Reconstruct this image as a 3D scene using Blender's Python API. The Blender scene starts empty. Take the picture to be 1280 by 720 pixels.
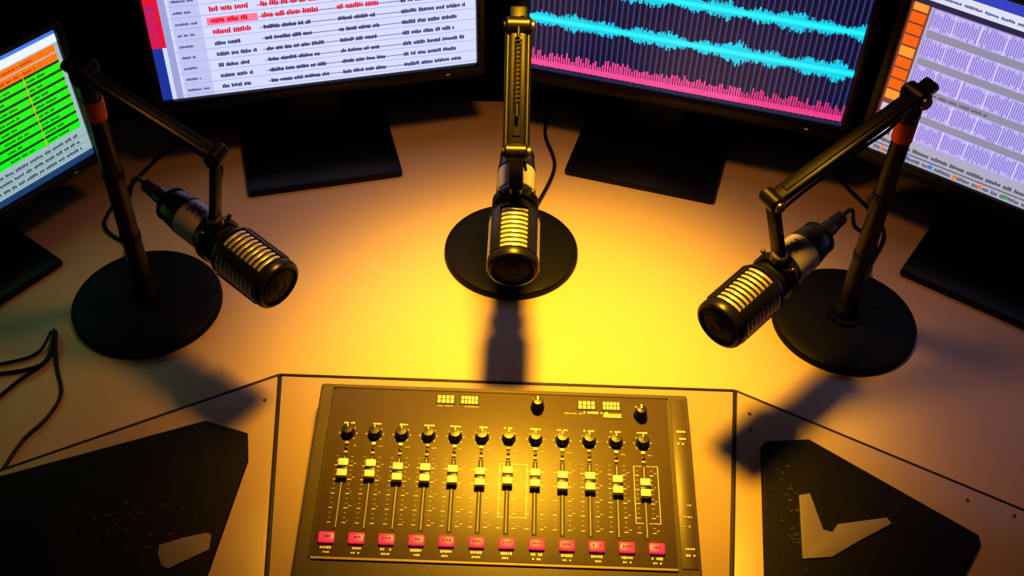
import bpy, bmesh, math, random
from mathutils import Vector, Matrix
random.seed(7)
V=Vector
DZ=0.75
scene=bpy.context.scene
scene.view_settings.view_transform='Standard'
try: scene.view_settings.look='Medium High Contrast'
except Exception as ex: print('look',ex)

# ---------------------------------------------------------------- materials
def mat(name,col,rough=0.5,metal=0.0,noise=0.0,nscale=40,bump=0.0,bscale=200,emit=None,estr=0,coat=0.0,spec=0.5):
    m=bpy.data.materials.new(name); m.use_nodes=True
    nt=m.node_tree; b=nt.nodes['Principled BSDF']
    b.inputs['Base Color'].default_value=(*col,1)
    b.inputs['Roughness'].default_value=rough
    b.inputs['Metallic'].default_value=metal
    b.inputs['Specular IOR Level'].default_value=spec
    b.inputs['Coat Weight'].default_value=coat
    if emit:
        b.inputs['Emission Color'].default_value=(*emit,1); b.inputs['Emission Strength'].default_value=estr
    tc=nt.nodes.new('ShaderNodeTexCoord')
    if noise>0:
        n=nt.nodes.new('ShaderNodeTexNoise'); n.inputs['Scale'].default_value=nscale; n.inputs['Detail'].default_value=6
        nt.links.new(tc.outputs['Object'],n.inputs['Vector'])
        mx=nt.nodes.new('ShaderNodeMix'); mx.data_type='RGBA'
        mx.inputs[6].default_value=(*[c*(1-noise) for c in col],1)
        mx.inputs[7].default_value=(*[min(1,c*(1+noise)) for c in col],1)
        nt.links.new(n.outputs['Fac'],mx.inputs[0]); nt.links.new(mx.outputs[2],b.inputs['Base Color'])
    if bump>0:
        n2=nt.nodes.new('ShaderNodeTexNoise'); n2.inputs['Scale'].default_value=bscale; n2.inputs['Detail'].default_value=4
        nt.links.new(tc.outputs['Object'],n2.inputs['Vector'])
        bp=nt.nodes.new('ShaderNodeBump'); bp.inputs['Strength'].default_value=bump; bp.inputs['Distance'].default_value=0.002
        nt.links.new(n2.outputs['Fac'],bp.inputs['Height']); nt.links.new(bp.outputs['Normal'],b.inputs['Normal'])
    return m
M_desk=mat('desk_laminate',(.62,.47,.34),.40,noise=.04,nscale=6,bump=.05,bscale=300)
M_house=mat('housing_panel',(.46,.34,.22),.33,noise=.06,nscale=12)
M_gap=mat('gap_dark',(.01,.009,.008),.6)
M_black=mat('black_plastic',(.005,.005,.006),.5,noise=.2,spec=.22)
M_gloss=mat('black_gloss',(.004,.004,.005),.3,spec=.25)
M_base=mat('stand_base_steel',(.004,.004,.004),.5,bump=.15,bscale=600,spec=.16)
M_arm=mat('arm_metal',(.010,.009,.008),.36,metal=.2,noise=.2,spec=.34)
M_gold=mat('brushed_brass_joint',(.18,.145,.08),.34,metal=.8)
M_mic=mat('mic_body',(.020,.019,.018),.34,metal=.4,noise=.15)
M_hoop=mat('mic_grille_bars',(.74,.72,.66),.30,metal=.55)
M_silver=mat('mic_label_band',(.50,.46,.42),.4,metal=.2)
M_mesh=mat('mic_inner_mesh',(.004,.004,.004),.6,bump=.6,bscale=1500,spec=.3)
M_cable=mat('rubber_cable',(.008,.007,.007),.5,spec=.3)
M_orange=mat('orange_band',(.75,.08,.02),.5)
M_mix=mat('mixer_frame',(.115,.095,.062),.42,noise=.15,nscale=60,bump=.1,bscale=500)
M_face=mat('mixer_face',(.085,.062,.028),.42,noise=.2,nscale=80)
M_knob=mat('knob_black',(.005,.005,.005),.35,spec=.4)
M_white=mat('print_and_glint_white',(.88,.85,.76),.5)
M_dim=mat('print_dim',(.44,.36,.21),.5)
M_cap=mat('fader_cap_ivory',(.92,.88,.78),.25)
M_red=mat('button_red',(.80,.03,.10),.4,emit=(1,.05,.16),estr=.4)
M_matb=mat('mat_black',(.008,.007,.006),.6,noise=.3,nscale=50,bump=.35,bscale=160,spec=.15)
M_flake=mat('mat_flake',(.03,.026,.02),.7)
M_patch=mat('patch_beige',(.24,.20,.15),.6,noise=.1,nscale=40)
M_wall=mat('wall_paint_dark',(.012,.011,.014),.8,noise=.1,nscale=5)
M_floor=mat('floor_carpet',(.004,.004,.005),.95,noise=.3,nscale=200)
M_steel=mat('screw_steel',(.3,.28,.25),.3,metal=1)
def screen_mat():
    m=bpy.data.materials.new('screen_pixels'); m.use_nodes=True; nt=m.node_tree; b=nt.nodes['Principled BSDF']
    b.inputs['Base Color'].default_value=(.005,.005,.005,1); b.inputs['Roughness'].default_value=.3
    a=nt.nodes.new('ShaderNodeAttribute'); a.attribute_name='Col'
    nt.links.new(a.outputs['Color'],b.inputs['Emission Color']); b.inputs['Emission Strength'].default_value=.92
    return m
M_screen=screen_mat()

# ---------------------------------------------------------------- mesh builder
class B:
    def __init__(s): s.v=[]; s.f=[]; s.mi=[]; s.mats=[]
    def m(s,mt):
        if mt not in s.mats: s.mats.append(mt)
        return s.mats.index(mt)
    def merge(s,bm,M,mt):
        i=s.m(mt); o=len(s.v); bm.verts.index_update()
        for v in bm.verts: s.v.append(M@v.co)
        for f in bm.faces: s.f.append([o+v.index for v in f.verts]); s.mi.append(i)
        bm.free()
    def box(s,c,size,mt,bev=0.0,M=Matrix()):
        bm=bmesh.new(); bmesh.ops.create_cube(bm,size=1,matrix=Matrix.Diagonal((*size,1)))
        if bev>0: bmesh.ops.bevel(bm,geom=bm.edges[:],offset=bev,segments=2,affect='EDGES',profile=.5)
        s.merge(bm,M@Matrix.Translation(c),mt)
    def lathe(s,prof,mt,M=Matrix(),seg=40):
        i=s.m(mt); o=len(s.v); n=len(prof)
        for r,z in prof:
            for k in range(seg):
                a=2*math.pi*k/seg; s.v.append(M@V((max(r,1e-5)*math.cos(a),max(r,1e-5)*math.sin(a),z)))
        for j in range(n-1):
            for k in range(seg):
                k2=(k+1)%seg
                s.f.append([o+j*seg+k,o+j*seg+k2,o+(j+1)*seg+k2,o+(j+1)*seg+k]); s.mi.append(i)
    def cyl(s,p,q,r,mt,r2=None,seg=20,bev=.15):
        p=V(p);q=V(q);d=q-p;L=d.length;r2=r if r2 is None else r2
        b=min(r,r2)*bev; b=min(b,L*.4)
        M=Matrix.Translation(p)@d.to_track_quat('Z','Y').to_matrix().to_4x4()
        s.lathe([(0,0),(r-b,0),(r,b),(r2,L-b),(r2-b,L),(0,L)],mt,M,seg)
    def bar(s,p,q,w,t,mt,up=V((0,0,1)),bev=.0015):
        p=V(p);q=V(q);d=(q-p);L=d.length;z=d.normalized();x=z.cross(up).normalized();y=z.cross(x)
        M=Matrix((( x.x,y.x,z.x,0),(x.y,y.y,z.y,0),(x.z,y.z,z.z,0),(0,0,0,1)))
        M=Matrix.Translation((p+q)/2)@M
        s.box((0,0,0),(w,t,L),mt,bev,M)
    def prism(s,pts,z0,z1,mt,bev=0.0,M=Matrix()):
        bm=bmesh.new(); vs=[bm.verts.new((x,y,z0)) for x,y in pts]; f=bm.faces.new(vs)
        r=bmesh.ops.extrude_face_region(bm,geom=[f])
        for g in r['geom']:
            if isinstance(g,bmesh.types.BMVert): g.co.z=z1
        bmesh.ops.recalc_face_normals(bm,faces=bm.faces)
        if bev>0:
            es=[e for e in bm.edges if all(abs(v.co.z-z1)<1e-6 for v in e.verts)]
            bmesh.ops.bevel(bm,geom=es,offset=bev,segments=2,affect='EDGES',profile=.5)
        s.merge(bm,M,mt)
    def tube(s,pts,r,mt,seg=8,sub=8):
        P=[V(p) for p in pts]; Q=[]
        for i in range(len(P)-1):
            a=P[max(i-1,0)];b=P[i];c=P[i+1];d=P[min(i+2,len(P)-1)]
            for k in range(sub):
                t=k/sub; Q.append(.5*((2*b)+(c-a)*t+(2*a-5*b+4*c-d)*t*t+(3*b-a-3*c+d)*t**3))
        Q.append(P[-1]); i0=s.m(mt); o=len(s.v)
        up=V((0.13,0.21,1)).normalized()
        for i,p in enumerate(Q):
            t=(Q[min(i+1,len(Q)-1)]-Q[max(i-1,0)])
            t=t.normalized() if t.length>1e-9 else V((1,0,0))
            x=t.cross(up); 
            if x.length<.05: x=t.cross(V((1,0,0)))
            x.normalize(); y=t.cross(x)
            for k in range(seg):
                a=2*math.pi*k/seg; s.v.append(p+x*r*math.cos(a)+y*r*math.sin(a))
        for i in range(len(Q)-1):
            for k in range(seg):
                k2=(k+1)%seg; s.f.append([o+i*seg+k,o+i*seg+k2,o+(i+1)*seg+k2,o+(i+1)*seg+k]); s.mi.append(i0)
        s.f.append([o+k for k in range(seg)]); s.mi.append(i0)
        s.f.append([o+(len(Q)-1)*seg+k for k in range(seg)][::-1]); s.mi.append(i0)
    def obj(s,name,parent=None,loc=(0,0,0),rot=None,smooth=True):
        me=bpy.data.meshes.new(name); me.from_pydata([tuple(v) for v in s.v],[],s.f)
        for m in s.mats: me.materials.append(m)
        for p,i in zip(me.polygons,s.mi): p.material_index=i
        bm=bmesh.new(); bm.from_mesh(me)
        bmesh.ops.remove_doubles(bm,verts=bm.verts,dist=2e-6)
        bmesh.ops.recalc_face_normals(bm,faces=bm.faces)
        for f in bm.faces: f.smooth=smooth
        for e in bm.edges:
            if len(e.link_faces)==2 and e.calc_face_angle(0)>math.radians(38): e.smooth=False
        bm.to_mesh(me); bm.free()
        ob=bpy.data.objects.new(name,me); scene.collection.objects.link(ob); ob.location=loc
        if rot is not None: ob.rotation_euler=rot
        if parent: ob.parent=parent
        return ob
def empty(name,loc,rot=(0,0,0)):
    e=bpy.data.objects.new(name,None); e.empty_display_size=.05; scene.collection.objects.link(e)
    e.location=loc; e.rotation_euler=rot; return e

# ---------------------------------------------------------------- room
b=B(); b.box((0,.6,-.05),(5.2,5.2,.1),M_floor); b.obj('floor')
b=B(); b.box((0,.6,2.85),(5.2,5.2,.1),M_wall); b.obj('ceiling')
b=B(); b.box((0,3.15,1.4),(5.0,.1,2.8),M_wall); b.obj('wall_back')
b=B(); b.box((0,-1.95,1.4),(5.0,.1,2.8),M_wall); b.obj('wall_front')
b=B(); b.box((-2.55,.6,1.4),(.1,5.2,2.8),M_wall); b.obj('wall_left')
b=B(); b.box((2.55,.6,1.4),(.1,5.2,2.8),M_wall); b.obj('wall_right')

# ---------------------------------------------------------------- desk
e=empty('studio_desk',(0,0,0))
b=B(); b.prism([(-1.15,.35),(1.15,.35),(1.25,.95),(.98,1.30),(.66,1.50),(.30,1.59),(-.30,1.59),(-.66,1.50),(-.98,1.30),(-1.25,.95)],DZ-.035,DZ,M_desk,.002); b.obj('desk_top',e)
b=B()
for x,y in ((-1.0,.45),(1.0,.45),(-.85,1.2),(.85,1.2)):
    b.box((x,y,(DZ-.035)/2),(.06,.06,DZ-.035),M_black,.004)
b.box((0,1.45,.45),(1.1,.02,.5),M_black); b.obj('desk_legs',e)

# ---------------------------------------------------------------- console housing (raised three part panel)
H1=.010
e=empty('console_housing',(0,0,DZ))
b=B(); b.prism([(-.2915,.966),(.2885,.966),(.243,.60),(-.2495,.60)],0,H1,M_house,.0015); b.obj('centre_panel',e)
b=B(); b.prism([(-.2965,.9655),(-.2545,.60),(-.72,.60),(-.72,.738)],0,H1,M_house,.0015); b.obj('side_panel_a',e)
b=B(); b.prism([(.2935,.9655),(.72,.742),(.72,.60),(.248,.60)],0,H1,M_house,.0015); b.obj('side_panel_b',e)
b=B()
for x,y in ((-.306,.925),(-.276,.63),(.305,.93),(.303,.905),(-.50,.83),(.55,.81),(.60,.79)):
    b.cyl((x,y,H1),(x,y,H1+.0012),.0022,M_steel,seg=14)
b.obj('screws',e)
b=B()
pts=[(-.72,.7395),(-.295,.9685),(.291,.9685),(.72,.7435)]
for p,q in zip(pts[:-1],pts[1:]): b.bar((p[0],p[1],.005),(q[0],q[1],.005),.0035,.010,M_gap,bev=.0004)
b.bar((-.294,.9665,.0045),(-.252,.60,.0045),.0042,.009,M_gap,bev=.0004)
b.bar((.291,.9665,.0045),(.2455,.60,.0045),.0042,.009,M_gap,bev=.0004)
b.obj('seam_trim',e)

# ---------------------------------------------------------------- black mats with raised beige patches
rs=random.Random(3)
def flakes(cx,cy,sx,sy,n,ox,oy):
    b=B()
    for i in range(n):
        x=cx+rs.gauss(0,sx); y=cy+rs.gauss(0,sy); r=rs.uniform(.0012,.0034); a=rs.uniform(0,3)
        pts=[(x-ox+r*rs.uniform(.5,1.6)*math.cos(a+k*1.57),y-oy+r*rs.uniform(.5,1.2)*math.sin(a+k*1.57)) for k in range(4)]
        b.prism(pts,.006,.0068,M_flake)
    return b
e=empty('desk_mat',(-.45,.76,DZ+H1))
b=B(); b.prism([(x+.45,y-.76) for x,y in [(-.371,.886),(-.3167,.869),(-.309,.83),(-.331,.61),(-.69,.61),(-.69,.72),(-.62,.782)]],0,.006,M_matb,.002); b.obj('mat_surface',e)
b=B(); b.prism([(x+.45,y-.76) for x,y in [(-.385,.706),(-.362,.716),(-.3364,.724),(-.330,.722),(-.3284,.7024),(-.3685,.676),(-.377,.680),(-.384,.695)]],.0062,.008,M_patch,.0005); b.obj('pale_patch',e)  # irregular beige patch, paler than the mat
flakes(-.42,.735,.035,.016,45,-.45,.76).obj('scuffs',e)
e=empty('desk_mat',(.45,.76,DZ+H1))
b=B(); b.prism([(x-.45,y-.76) for x,y in [(.3115,.874),(.318,.884),(.3727,.8895),(.5486,.7583),(.548,.748),(.52,.707),(.46,.61),(.284,.61)]],0,.006,M_matb,.002); b.obj('mat_surface',e)
b=B(); b.prism([(x-.45,y-.76) for x,y in [(.347,.8036),(.3605,.807),(.368,.757),(.378,.754),(.386,.765),(.4455,.7766),(.449,.768),(.405,.742),(.372,.7208),(.338,.7168)]],.0062,.008,M_patch,.0005); b.obj('pale_patch',e)  # L-shaped beige patch on the mat
flakes(.335,.79,.006,.040,40,.45,.76).obj('scuffs',e)

# ---------------------------------------------------------------- mixer
TL=math.radians(5)
mx0=(-.005,.655,DZ+H1)
e=empty('audio_mixer',mx0)
W=.452; D=.270; zf=.016
zr=zf+D*math.tan(TL)
b=B()
bm=bmesh.new()
co=[(-W/2,0,0),(W/2,0,0),(W/2,D,0),(-W/2,D,0),(-W/2,0,zf),(W/2,0,zf),(W/2,D,zr),(-W/2,D,zr)]
vs=[bm.verts.new(c) for c in co]
for f in ((0,3,2,1),(4,5,6,7),(0,1,5,4),(1,2,6,5),(2,3,7,6),(3,0,4,7)): bm.faces.new([vs[i] for i in f])
bmesh.ops.bevel(bm,geom=bm.edges[:],offset=.004,segments=3,affect='EDGES',profile=.5)
b.merge(bm,Matrix(),M_mix); b.obj('chassis',e)
MP=Matrix.Translation((0,0,zf))@Matrix.Rotation(TL,4,'X')
b=B()
b.box((-.004,.149,.0008),(.406,.226,.0016),M_face,.0005,MP)
b.box((.213,.149,.0006),(.018,.226,.0012),M_face,.0004,MP)
b.box((-.004,.034,.0012),(.406,.003,.0024),M_dim,.0004,MP)
b.box((-.209,.149,.001),(.0014,.228,.002),M_gap,0,MP)
b.box((-.004,.2628,.001),(.41,.0014,.002),M_gap,0,MP)
b.obj('face_plate',e)
Z=.0016
kb=B(); fd=B(); pr=B(); rb=B()
def txt(bb,x,s,w,h,mt,n=None,z=Z):
    n=n or max(1,int(w/.0022))
    cw=w/n
    for i in range(n):
        if random.random()<.12: continue
        hh=h*random.choice((1,1,.75,.75)); bb.box((x-w/2+cw*(i+.5),s,z+.0002),(cw*.72,hh,.0004),mt,0,MP)
for i in range(12):
    x=-.184+.0319*i
    T=MP@Matrix.Translation((x,.197,Z))
    kb.lathe([(.0080,0),(.0084,.001),(.0076,.004),(.0070,.009),(.0062,.0105),(0,.0108)],M_knob,T,24)
    kb.box((0,.004,.011),(.0011,.004,.0006),M_white,0,T)
    for a in range(-135,136,45):
        aa=math.radians(a); pr.box((x+.0102*math.sin(aa),.197+.0102*math.cos(aa),Z+.0002),(.0012,.0012,.0004),M_white,0,MP)
    txt(pr,x,.2115,.013,.0022,M_white)
    kb.box((x,.183,Z+.001),(.0045,.0038,.002),M_white if i%3 else M_dim,.0004,MP)
    kb.box((x,.176,Z+.001),(.0035,.003,.002),M_knob,.0004,MP)
    kb.box((x,.170,Z+.001),(.0045,.003,.002),M_dim,.0004,MP)
    txt(pr,x+.008,.180,.006,.0015,M_dim)
    fd.box((x,.118,Z+.0003),(.0058,.096,.0006),M_gap,0,MP)
    fd.box((x,.118,Z+.0006),(.0010,.092,.0006),M_dim,0,MP)
    for k in range(15):
        sy=.078+.0062*k; ww=.0045 if k%3==0 else .0025
        for sg in (-1,1):
            pr.box((x+sg*.0085,sy,Z+.0002),(ww,.0008,.0004),M_dim if k%3 else M_white,0,MP)
    for k in range(5): txt(pr,x+.0128,.081+.0186*k,.0036,.0016,M_dim,2)
    fy=.141+[.004,.004,.001,.001,0,-.002,.001,-.001,-.003,-.003,-.006,-.009][i]*1.0
    fd.box((x,fy,Z+.004),(.0045,.006,.006),M_knob,.0005,MP)
    fd.box((x,fy+.0070,Z+.0065),(.0120,.0095,.006),M_cap,.0012,MP)
    fd.box((x,fy-.0070,Z+.0065),(.0120,.0095,.006),M_cap,.0012,MP)
    fd.box((x,fy,Z+.0060),(.0120,.0046,.0040),M_knob,.0005,MP)
    xr=-.192+.0335*i
    rb.box((xr,.058,Z+.0022),(.0175,.0125,.0044),M_red,.0012,MP)
    txt(rb,xr,.0585,.010,.003,M_gap,4,Z+.0044)
    txt(pr,xr,.0468,.013,.0032,M_white,5)
    txt(pr,xr,.0412,.010,.0022,M_white,4)
kb.obj('pots',e); fd.obj('faders',e); rb.obj('red_buttons',e)
tp=B()
def segdisp(x,s,n):
    tp.box((x,s,Z+.0004),(.024,.013,.0008),M_gap,0,MP)
    for r_ in range(2):
        for k in range(n):
            tp.box((x-.0105+.021*(k+.5)/n,s+.003-.006*r_,Z+.0009),(.021/n*.7,.0046,.0006),M_white,0,MP)
segdisp(-.071,.250,4); segdisp(-.042,.250,5); segdisp(.101,.2485,4); segdisp(.131,.2485,5)
txt(tp,.085,.236,.022,.0022,M_dim); txt(tp,.112,.238,.03,.003,M_white); tp.box((.132,.234,Z+.0006),(.022,.006,.0012),M_dim,0,MP)
txt(tp,-.071,.2405,.02,.0016,M_dim); txt(tp,-.04,.2405,.02,.0016,M_dim)
for x,s in ((.041,.243),(.166,.236)):
    T=MP@Matrix.Translation((x,s,Z))
    tp.lathe([(.0085,0),(.0085,.002),(.0072,.004),(.0066,.014),(.0055,.0155),(0,.016)],M_knob,T,20)
    tp.box((0,.003,.0163),(.0020,.005,.0008),M_white,0,T)
    txt(tp,x,s+.013,.012,.002,M_white)
for s in (.215,.205,.198,.115,.10,.088,.06,.052):
    txt(tp,.2140,s,.011,.0028,M_white if s>.19 or s<.07 else M_dim,4)
for (x0,s0,x1,s1) in ((-.002,.092,.03,.162),(.155,.09,.183,.165)):  # thin outlines paint reflections onto the face as pale lines
    for c,sz in ((((x0+x1)/2,s0),(x1-x0,.0006)),(((x0+x1)/2,s1),(x1-x0,.0006)),((x0,(s0+s1)/2),(.0006,s1-s0)),((x1,(s0+s1)/2),(.0006,s1-s0))):
        tp.box((c[0],c[1],Z+.0001),(sz[0],sz[1],.0003),M_white,0,MP)
tp.obj('master_section',e)
pr.obj('printed_scales',e)

# ---------------------------------------------------------------- monitors
class Scr:
    def __init__(s,w,h): s.w=w;s.h=h;s.v=[];s.f=[];s.c=[]
    def rect(s,x0,y0,x1,y1,c,l=0):
        x0=max(0,x0);y0=max(0,y0);x1=min(s.w,x1);y1=min(s.h,y1)
        if x1<=x0 or y1<=y0: return
        o=len(s.v); yy=-.0002*l
        s.v+=[(x0-s.w/2,yy,y0),(x1-s.w/2,yy,y0),(x1-s.w/2,yy,y1),(x0-s.w/2,yy,y1)]
        s.f.append((o,o+1,o+2,o+3)); s.c.append(c)
    def words(s,x0,x1,y,h,c,l=2,cw=.0022):
        x=x0
        while x<x1-cw:
            n=random.randint(3,9)
            for k in range(n):
                if x+cw*.8>x1: break
                r_=random.choice((0,0,.25)); hh=h*random.choice((.75,.85,1)); s.rect(x,y+h*r_*.4,x+cw*.82,y+hh,c,l)
                x+=cw
            x+=cw*1.1
    def obj(s,name,parent,loc):
        me=bpy.data.meshes.new(name); me.from_pydata(s.v,[],s.f); me.materials.append(M_screen)
        a=me.color_attributes.new('Col','FLOAT_COLOR','CORNER'); li=0
        for p,c in zip(me.polygons,s.c):
            for k in p.loop_indices: a.data[k].color=(*c,1)
        ob=bpy.data.objects.new(name,me); scene.collection.objects.link(ob); ob.parent=parent; ob.location=loc
def monitor(loc,yaw,scr,zb,bw,bd,off,tilt,bz=.013,bzb=.019):
    e=empty('computer_monitor',(loc[0],loc[1],DZ),(0,0,yaw))
    b=B(); b.box((0,0,.006),(bw,bd,.012),M_gloss,.004)
    b.obj('stand_foot',e)
    b=B(); b.box((0,.045,.012+.045),(.085,.03,.09),M_black,.006)
    b.box((0,.047,.15),(.065,.022,.16),M_black,.005)
    b.cyl((-.04,.04,.10),(.04,.04,.10),.012,M_black); b.obj('stand_neck',e)
    p=bpy.data.objects.new('panel',None); scene.collection.objects.link(p); p.parent=e
    p.location=(off[0],off[1],zb); p.rotation_euler=(-tilt,0,0)
    w,h=scr.w,scr.h; H=h+bz+bzb; W=w+2*bz
    b=B(); b.box((0,.016,H/2),(W,.022,H),M_black,.004); b.box((0,.034,H/2),(W*.6,.03,H*.6),M_black,.01); b.obj('back_shell',p)
    b=B()
    b.box((0,.0,bzb/2),(W,.011,bzb),M_gloss,.0015); b.box((0,0,H-bz/2),(W,.011,bz),M_gloss,.0015)
    for sx in (-1,1): b.box((sx*(W/2-bz/2),0,H/2),(bz,.0105,H-.001),M_gloss,.0015)
    b.box((W*.38,-.0058,bzb*.45),(.006,.0008,.002),M_white); b.obj('bezel',p)
    scr.obj('screen',p,(0,.003,bzb))
def lin(r,g,b_): return tuple(((c/255)**2.2)*1.1 for c in (r,g,b_))

# -- list / playlist screen
s=Scr(.475,.275)
s.rect(0,0,s.w,s.h,lin(198,204,244),0)
s.rect(0,0,.014,.15,lin(40,60,150),1); s.rect(0,.085,.020,s.h,lin(215,30,60),1)
s.rect(.020,0,.030,s.h,lin(150,155,200),1)
s.rect(.034,0,.075,s.h,lin(180,184,222),1)
for i in range(15):
    y=.009+.0178*i
    s.rect(.030,y-.0052,s.w,y-.0042,lin(150,155,215),1)
    s.words(.038,.038+random.uniform(.02,.035),y+.001,.004,lin(80,80,125),2)
    for j,(x0,x1) in enumerate(((.088,.15),(.160,.255),(.268,.35),(.362,.465))):
        if i>=(5,6,6,7)[j]:
            if (i+j)%3==0: s.rect(x0-.006,y-.003,x1+.004,y+.009,lin(245,120,150),2)
            s.words(x0,x1-random.uniform(0,.015),y,.0085,lin(205,15,45),3,.0032)
        else: s.words(x0,x1-random.uniform(0,.03),y,.0066,lin(25,32,95),3,.0026)
    s.rect(.155,y+.002,.365,y+.0032,lin(80,85,150),2)
s.rect(0,.262,s.w,s.h,lin(60,90,170),3)
monitor((-.310,1.435),math.radians(15.5),s,.10,.235,.17,(.02,.018),math.radians(4))

# -- waveform screen
s=Scr(.485,.28)
s.rect(0,0,s.w,s.h,lin(22,26,60),0)
x=.004
while x<s.w:
    s.rect(x,.006,x+.0022,s.h,lin(56,66,122),1); s.rect(x+.004,.006,x+.0052,s.h,lin(8,10,28),1); x+=.0085
s.rect(0,0,s.w,.006,lin(45,50,75),2)
def wave(yc,amp,c,c2):
    x=.002; a=.5; 
    while x<s.w-.002:
        a=.82*a+.18*random.random(); burst=.55+.45*math.sin(x*38+yc*60)*math.sin(x*91+1)
        h=amp*(.25+a*burst*1.2)*random.uniform(.55,1.25)
        s.rect(x,yc-h,x+.0015,yc+h,c,3); x+=.0013
    s.rect(.002,yc-amp*.18,s.w-.002,yc+amp*.18,c2,4)
for yc in (.088,.152,.220): wave(yc,.0185,lin(20,195,220),lin(40,225,240))
x=.002
while x<s.w-.002:
    h=random.uniform(.015,.029); c=lin(240,80,150) if x<.33 else lin(215,60,130)
    s.rect(x,.008,x+.0023,.008+h,c,3); x+=.0038
s.rect(.002,.008,s.w-.002,.017,lin(235,80,145),2)
s.rect(0,.266,s.w,s.h,lin(70,80,110),4)
monitor((.210,1.455),math.radians(-15.0),s,.10,.235,.17,(.032,.005),math.radians(4))

# -- lilac tracks screen
s=Scr(.475,.275)
s.rect(0,0,s.w,s.h,lin(165,160,190),0)
for k in range(5):
    y=.036+.041*k
    s.rect(.03,y,s.w,y+.030,lin(180,168,226),1)
    x=.03
    while x<s.w:
        a=random.uniform(.008,.0148); s.rect(x,y+.015-a,x+.0013,y+.015+a,lin(118,104,185),2); x+=.0031
    x=.06
    while x<s.w: s.rect(x,y,x+.0012,y+.030,lin(215,210,240),3); x+=.035
    s.rect(.03,y+.030,s.w,y+.041,lin(140,138,156),1)
    if k==1: s.words(.034,s.w*.3,y+.033,.004,lin(90,88,110),2,.0024)
s.rect(0,.02,.026,.245,lin(120,70,60),1)
for k in range(9):
    s.rect(.003,.085+.017*k,.023,.099+.017*k,lin(245,100,30) if k%4 else lin(255,150,60),2)
for k in range(3): s.rect(.003,.03+.017*k,.023,.043+.017*k,lin(190,185,200),2)
s.rect(0,0,s.w,.030,lin(165,163,178),4); s.rect(0,.012,s.w,.014,lin(90,90,110),5)
s.words(.01,.46,.018,.006,lin(80,80,100),6,.003); s.words(.01,.40,.003,.006,lin(95,95,115),6,.003)
for k in range(12): s.rect(.02+.036*k,.004,.026+.036*k,.010,random.choice((lin(230,120,50),lin(70,110,210),lin(60,160,90))),7)
s.rect(0,.232,s.w,s.h,lin(205,208,225),4); s.rect(0,.232,s.w,.240,lin(50,45,80),5)
s.words(.01,.44,.246,.004,lin(80,90,140),6,.003); s.rect(0,.258,s.w,s.h,lin(60,72,175),6)
monitor((.698,1.208),math.radians(-34),s,.10,.235,.17,(.0,.005),math.radians(4))

# -- green playlist screen
s=Scr(.40,.205)
s.rect(0,0,s.w,s.h,lin(150,175,180),0)
for k in range(8):
    y=.050+.0136*k
    s.rect(.01,y,s.w-.006,y+.0098,lin(20,225,40),1)
    s.rect(.01,y+.0098,s.w-.006,y+.0136,lin(5,60,15),1)
    for c0 in (.02,.10,.20,.28,.34): s.words(c0,c0+random.uniform(.02,.04),y+.003,.0036,lin(4,90,15),2,.0022)
for k in range(2):
    y=.159+.0125*k; s.rect(.01,y,s.w-.006,y+.0105,lin(250,115,30),1); s.words(.02,.36,y+.003,.0038,lin(170,60,10),2,.0026)
for k in range(3):
    y=.014+.011*k; s.words(.015,.385,y+.002,.005,lin(60,80,90),2,.0026); s.rect(.006,y-.001,s.w,y,lin(120,140,150),1)
s.rect(0,0,s.w,.010,lin(40,70,110),3)
s.rect(0,.184,s.w,s.h,lin(215,225,240),3); s.rect(0,.196,s.w,s.h,lin(60,120,210),4); s.words(.01,.3,.187,.005,lin(60,70,110),5,.003)
s.rect(.336,.045,.3375,.184,lin(200,150,60),5)
monitor((-.765,1.125),math.radians(54),s,.075,.22,.17,(.04,-.02),math.radians(4),bz=.010,bzb=.012)

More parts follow.
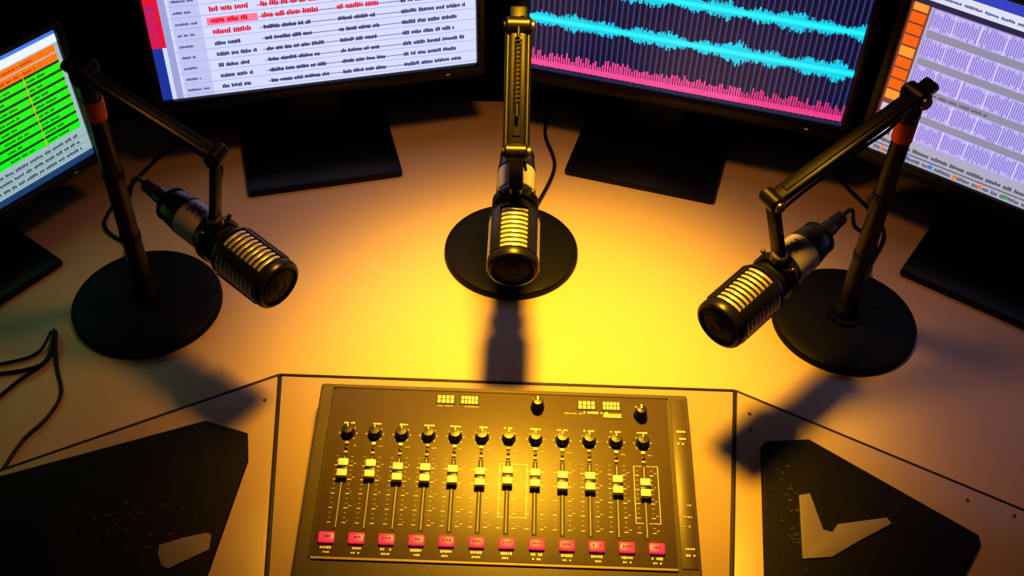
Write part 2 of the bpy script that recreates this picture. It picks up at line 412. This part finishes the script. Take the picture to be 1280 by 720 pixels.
# ---------------------------------------------------------------- microphones and stands
def frame(d):
    z=d.normalized(); x=V((0,0,1)).cross(z)
    x.normalize(); y=z.cross(x)
    return Matrix(((x.x,y.x,z.x),(x.y,y.y,z.y),(x.z,y.z,z.z)))
LM=.222; CL=.112
def mic(head,tail):
    head=V(head);tail=V(tail); d=(head-tail).normalized(); tail=head-d*LM
    R=frame(d)
    e=empty('studio_microphone',tail+V((0,0,DZ)),R.to_euler())
    b=B()
    b.lathe([(0,0),(.0095,0),(.0105,.002),(.0105,.016),(.0135,.018),(.0175,.022),(.0225,.034),(.0242,.050),(.0244,.128),(.0262,.131),(.0300,.134),(.0318,.137),(.0318,.1405),(.0275,.1405)],M_mic,seg=48)
    for z in (.026,.030,.056,.125): b.lathe([(.0,z-.0008),(.0248 if z>.05 else .022,z-.0008),(.0252 if z>.05 else .0225,z),(.0248 if z>.05 else .022,z+.0008),(0,z+.0008)],M_gap,seg=40)
    b.obj('body',e)
    b=B(); b.lathe([(.0240,.058),(.0251,.059),(.0251,.094),(.0240,.095)],M_silver,seg=48)
    for k in range(5): b.box((.0,.0252,.069+.0040*k),(.010 if k%2 else .015,.0006,.0012),M_mic)
    b.obj('label_band',e)
    b=B(); b.lathe([(0,.139),(.0280,.139),(.0280,.207),(0,.207)],M_mesh,seg=40); b.obj('inner_mesh',e)
    b=B()
    for k in range(9):
        zz=.1452+.0072*k
        b.lathe([(.0282,zz-.0021),(.0314,zz-.0019),(.0319,zz),(.0314,zz+.0019),(.0282,zz+.0021)],M_hoop,seg=60)
    b.obj('slotted_grille',e)
    b=B()
    for k in range(4):
        a=math.radians(90+45+90*k)
        Mx=Matrix.Rotation(a,4,'Z')@Matrix.Translation((.0308,0,.173))
        b.box((0,0,0),(.0046,.016,.069),M_mic,.0018,Mx)
    b.obj('grille_ribs',e)
    b=B()
    b.lathe([(.028,.2065),(.0318,.2070),(.0321,.209),(.0321,.215),(.0308,.218),(.0278,.2195),(.0265,.2185),(.0260,.2160)],M_mic,seg=48)
    b.lathe([(.0265,.2165),(.021,.2185),(.012,.2205),(0,.2215)],M_mesh,seg=40)
    for r in (.022,.017,.012,.0075): b.lathe([(r-.0007,.2172+(.0245-r)*.17),(r,.2188+(.0245-r)*.16),(r+.0007,.2172+(.0245-r)*.17)],M_mic,seg=40)
    b.obj('front_cap',e)
    return tail,d,R
def stand(base,rb,head,tail,el,post=.375,cable=None,side=1):
    o=V((base[0],base[1],0))
    tl,d,R=mic(head,tail)
    cc=tl+d*CL-o
    E=V(el)-o; T=V((0,.004,post))
    e=empty('microphone_stand',(base[0],base[1],DZ))
    b=B(); b.lathe([(0,0),(rb-.001,0),(rb,.001),(rb,.007),(rb-.002,.010),(rb-.006,.0112),(rb-.02,.012),(.024,.0135),(.022,.018),(.0,.018)],M_base,seg=80); b.obj('round_base',e)
    b=B()
    b.lathe([(.0,.018),(.019,.018),(.018,.026),(.0145,.034),(.0130,.040),(.0120,.20),(.0110,post-.03),(.013,post-.028),(.013,post-.008),(0,post-.006)],M_arm,Matrix.Translation((0,.004,0)),28)
    for k in range(2): b.lathe([(.0,.12+.1*k),(.0134,.121+.1*k),(.0134,.129+.1*k),(.0,.13+.1*k)],M_black,Matrix.Translation((0,.004,0)),24)
    b.obj('post',e)
    b=B(); b.lathe([(.0,post-.062),(.0125,post-.062),(.0128,post-.060),(.0128,post-.036),(.0122,post-.034),(0,post-.034)],M_orange if abs(base[0])>.1 else M_gold,Matrix.Translation((0,.004,0)),24); b.obj('marker_band',e)
    h=V((E.x-T.x,E.y-T.y,0)).normalized(); sd=V((-h.y,h.x,0))
    b=B()
    b.cyl(T-sd*.015,T+sd*.015,.0125,M_arm); b.cyl(T+sd*.015,T+sd*.020,.008,M_gold); b.cyl(T-sd*.015,T-sd*.019,.007,M_black)
    b.cyl(T+V((0,0,-.012)),T+V((0,0,.0)),.011,M_arm)
    b.cyl(E-sd*.013,E+sd*.013,.0105,M_arm); b.cyl(E+sd*.013,E+sd*.018,.007,M_gold); b.cyl(E-sd*.013,E-sd*.017,.006,M_black)
    b.obj('joints',e)
    b=B(); ax=(E-T).normalized(); up=ax.cross(sd)
    if up.z<0: up=-up
    back=T-ax*.026
    b.bar(back,E,.011,.021,M_arm,up=sd,bev=.003)
    b.bar(T+ax*.018+up*.0060,E-ax*.018+up*.0060,.0022,.010,M_black,up=sd,bev=.0006)
    if not side:
        for sg in (-1,1): b.cyl(T+sd*sg*.0125,E+sd*sg*.0125,.0036,M_arm,seg=12)
    b.obj('boom_arm',e)
    if not side:
        b=B(); pts=[]; Ls=(E-T).length*.55; n=16
        for k in range(n*6+1):
            a=2*math.pi*k/6; pts.append(T+ax*(.02+Ls*k/(n*6))+up*.0155+(sd*math.cos(a)+up*math.sin(a))*.0036)
        b.tube(pts,.0009,M_gold,6,2); b.cyl(T+ax*.008+up*.0155,T+ax*.02+up*.0155,.0025,M_arm,seg=10)
        b.cyl(T+ax*(.02+Ls)+up*.0155,T+ax*(.035+Ls)+up*.0155,.0025,M_arm,seg=10); b.obj('spring',e)
    yv=V((R[0][1],R[1][1],R[2][1])); top=cc+yv*.034
    b=B(); b.bar(E,top,.018,.009,M_arm,up=h); b.cyl(top-yv*.007,top+yv*.004,.010,M_gold)
    MC=Matrix.Translation(cc)@R.to_4x4()
    b.lathe([(.0258,-.007),(.0288,-.007),(.0293,-.006),(.0293,.006),(.0288,.007),(.0258,.007),(.0258,-.007)],M_arm,MC,40)
    for a in (50,130): 
        aa=math.radians(a); p=MC@V((.0285*math.cos(aa),.0285*math.sin(aa),0)); q=MC@V((.036*math.cos(aa),.036*math.sin(aa),0)); b.cyl(p,q,.003,M_gold,seg=10)
    b.obj('mic_clamp',e)
    tt=tl-o
    b=B()
    b.cyl(tt-d*.022,tt-d*.001,.0085,M_cable,r2=.0095)
    if side:
        pts=[tt-d*.02,tt-d*.045+V((0,0,-.004)),tt-d*.07+V((0,0,-.05)),V((side*.022,.03,.12)),V((side*.017,.022,.05)),V((side*.03,.05,.021)),V((side*.05,.09,.014)),V((side*.06,.115,.0035))]
    else:
        pts=[tt-d*.02,tt-d*.028+V((0,0,-.02)),V((.004,.022,.12)),V((.006,.022,.05)),V((.015,.05,.021)),V((.03,.09,.014)),V((.04,.115,.0035))]
    if cable: pts+= [V((c[0],c[1],.0035))-o for c in cable]
    b.tube(pts,.0028,M_cable); 
    pa=[T+up*.010+sd*.004-ax*.01,T+ax*.04-up*.014+sd*.006,T+ax*.09-up*.014+sd*.006,E-up*.014+sd*.01,(E+top)/2+sd*.012]
    b.tube(pa,.0020,M_cable); b.obj('cable',e)
stand((-.003,1.222),.096,(0,.998,.178),(.001,1.20,.200),(-.001,1.088,.290),side=0,cable=[(.06,1.42),(.045,1.50),(.05,1.57)])
stand((-.496,1.093),.100,(-.268,.947,.190),(-.444,1.086,.210),(-.352,1.061,.290),side=-1,cable=[(-.60,1.26),(-.56,1.40),(-.52,1.46)])
stand((.456,1.106),.098,(.2337,.907,.190),(.401,1.080,.212),(.294,1.0165,.290),side=1,cable=[(.55,1.30),(.51,1.40),(.49,1.46)])

# loose desk cables
z=.003
b=B()
b.tube([(-.604,1.035,z),(-.598,1.00,z),(-.608,.975,z),(-.65,.960,z),(-.74,.945,z),(-.85,.94,z)],.0024,M_cable)
b.tube([(-.606,1.035,z+.004),(-.600,.985,z+.003),(-.628,.945,z),(-.655,.90,z),(-.69,.86,z),(-.78,.83,z)],.0024,M_cable)
b.tube([(-.602,1.03,z+.008),(-.585,.975,z),(-.566,.93,z),(-.572,.89,z),(-.590,.855,z),(-.60,.81,z)],.0024,M_cable)
b.tube([(-.608,1.03,z+.006),(-.615,1.00,z),(-.64,.982,z),(-.70,.968,z),(-.80,.972,z)],.0020,M_cable)
b.obj('loose_cables',None,(0,0,DZ))

# ---------------------------------------------------------------- pendant lamp + lights
e=empty('pendant_lamp',(.03,1.23,DZ+1.15))
b=B(); b.lathe([(.16,-.02),(.158,-.01),(.12,.07),(.05,.12),(.02,.14),(.018,.16),(0,.16)],M_black,seg=40); b.obj('shade',e)
b=B(); b.cyl((0,0,.16),(0,0,2.8-DZ-1.15),.004,M_cable); b.obj('cord',e)
def light(kind,name,loc,tgt,energy,col,**k):
    l=bpy.data.lights.new(name,kind); l.energy=energy; l.color=col
    for a,v in k.items(): setattr(l,a,v)
    o=bpy.data.objects.new(name,l); scene.collection.objects.link(o); o.location=loc
    o.rotation_euler=(V(tgt)-V(loc)).to_track_quat('-Z','Y').to_euler(); return o
light('SPOT','pendant_bulb',(.03,1.23,DZ+1.13),(.055,.99,DZ),150,(1,.54,.02),spot_size=math.radians(46),spot_blend=1.0,shadow_soft_size=.09)
light('SPOT','pendant_glow',(.03,1.23,DZ+1.13),(.03,.96,DZ),20,(1,.42,.08),spot_size=math.radians(84),spot_blend=.9,shadow_soft_size=.09)
light('AREA','ceiling_fill',(0,.4,2.7),(0,1.0,DZ),1.1,(.85,.6,.85),size=1.6)
w=bpy.data.worlds.new('world'); scene.world=w; w.use_nodes=True
w.node_tree.nodes['Background'].inputs[0].default_value=(.02,.018,.03,1)

# ---------------------------------------------------------------- camera
c=bpy.data.cameras.new('camera'); co=bpy.data.objects.new('camera',c); scene.collection.objects.link(co)
c.sensor_width=36; c.lens=1450/1280*36; c.clip_start=.01
R=Matrix.Rotation(math.radians(45),4,'X')@Matrix.Rotation(math.radians(2),4,'Z')
co.matrix_world=Matrix.Translation((0,0,DZ+1.15))@R
scene.camera=co
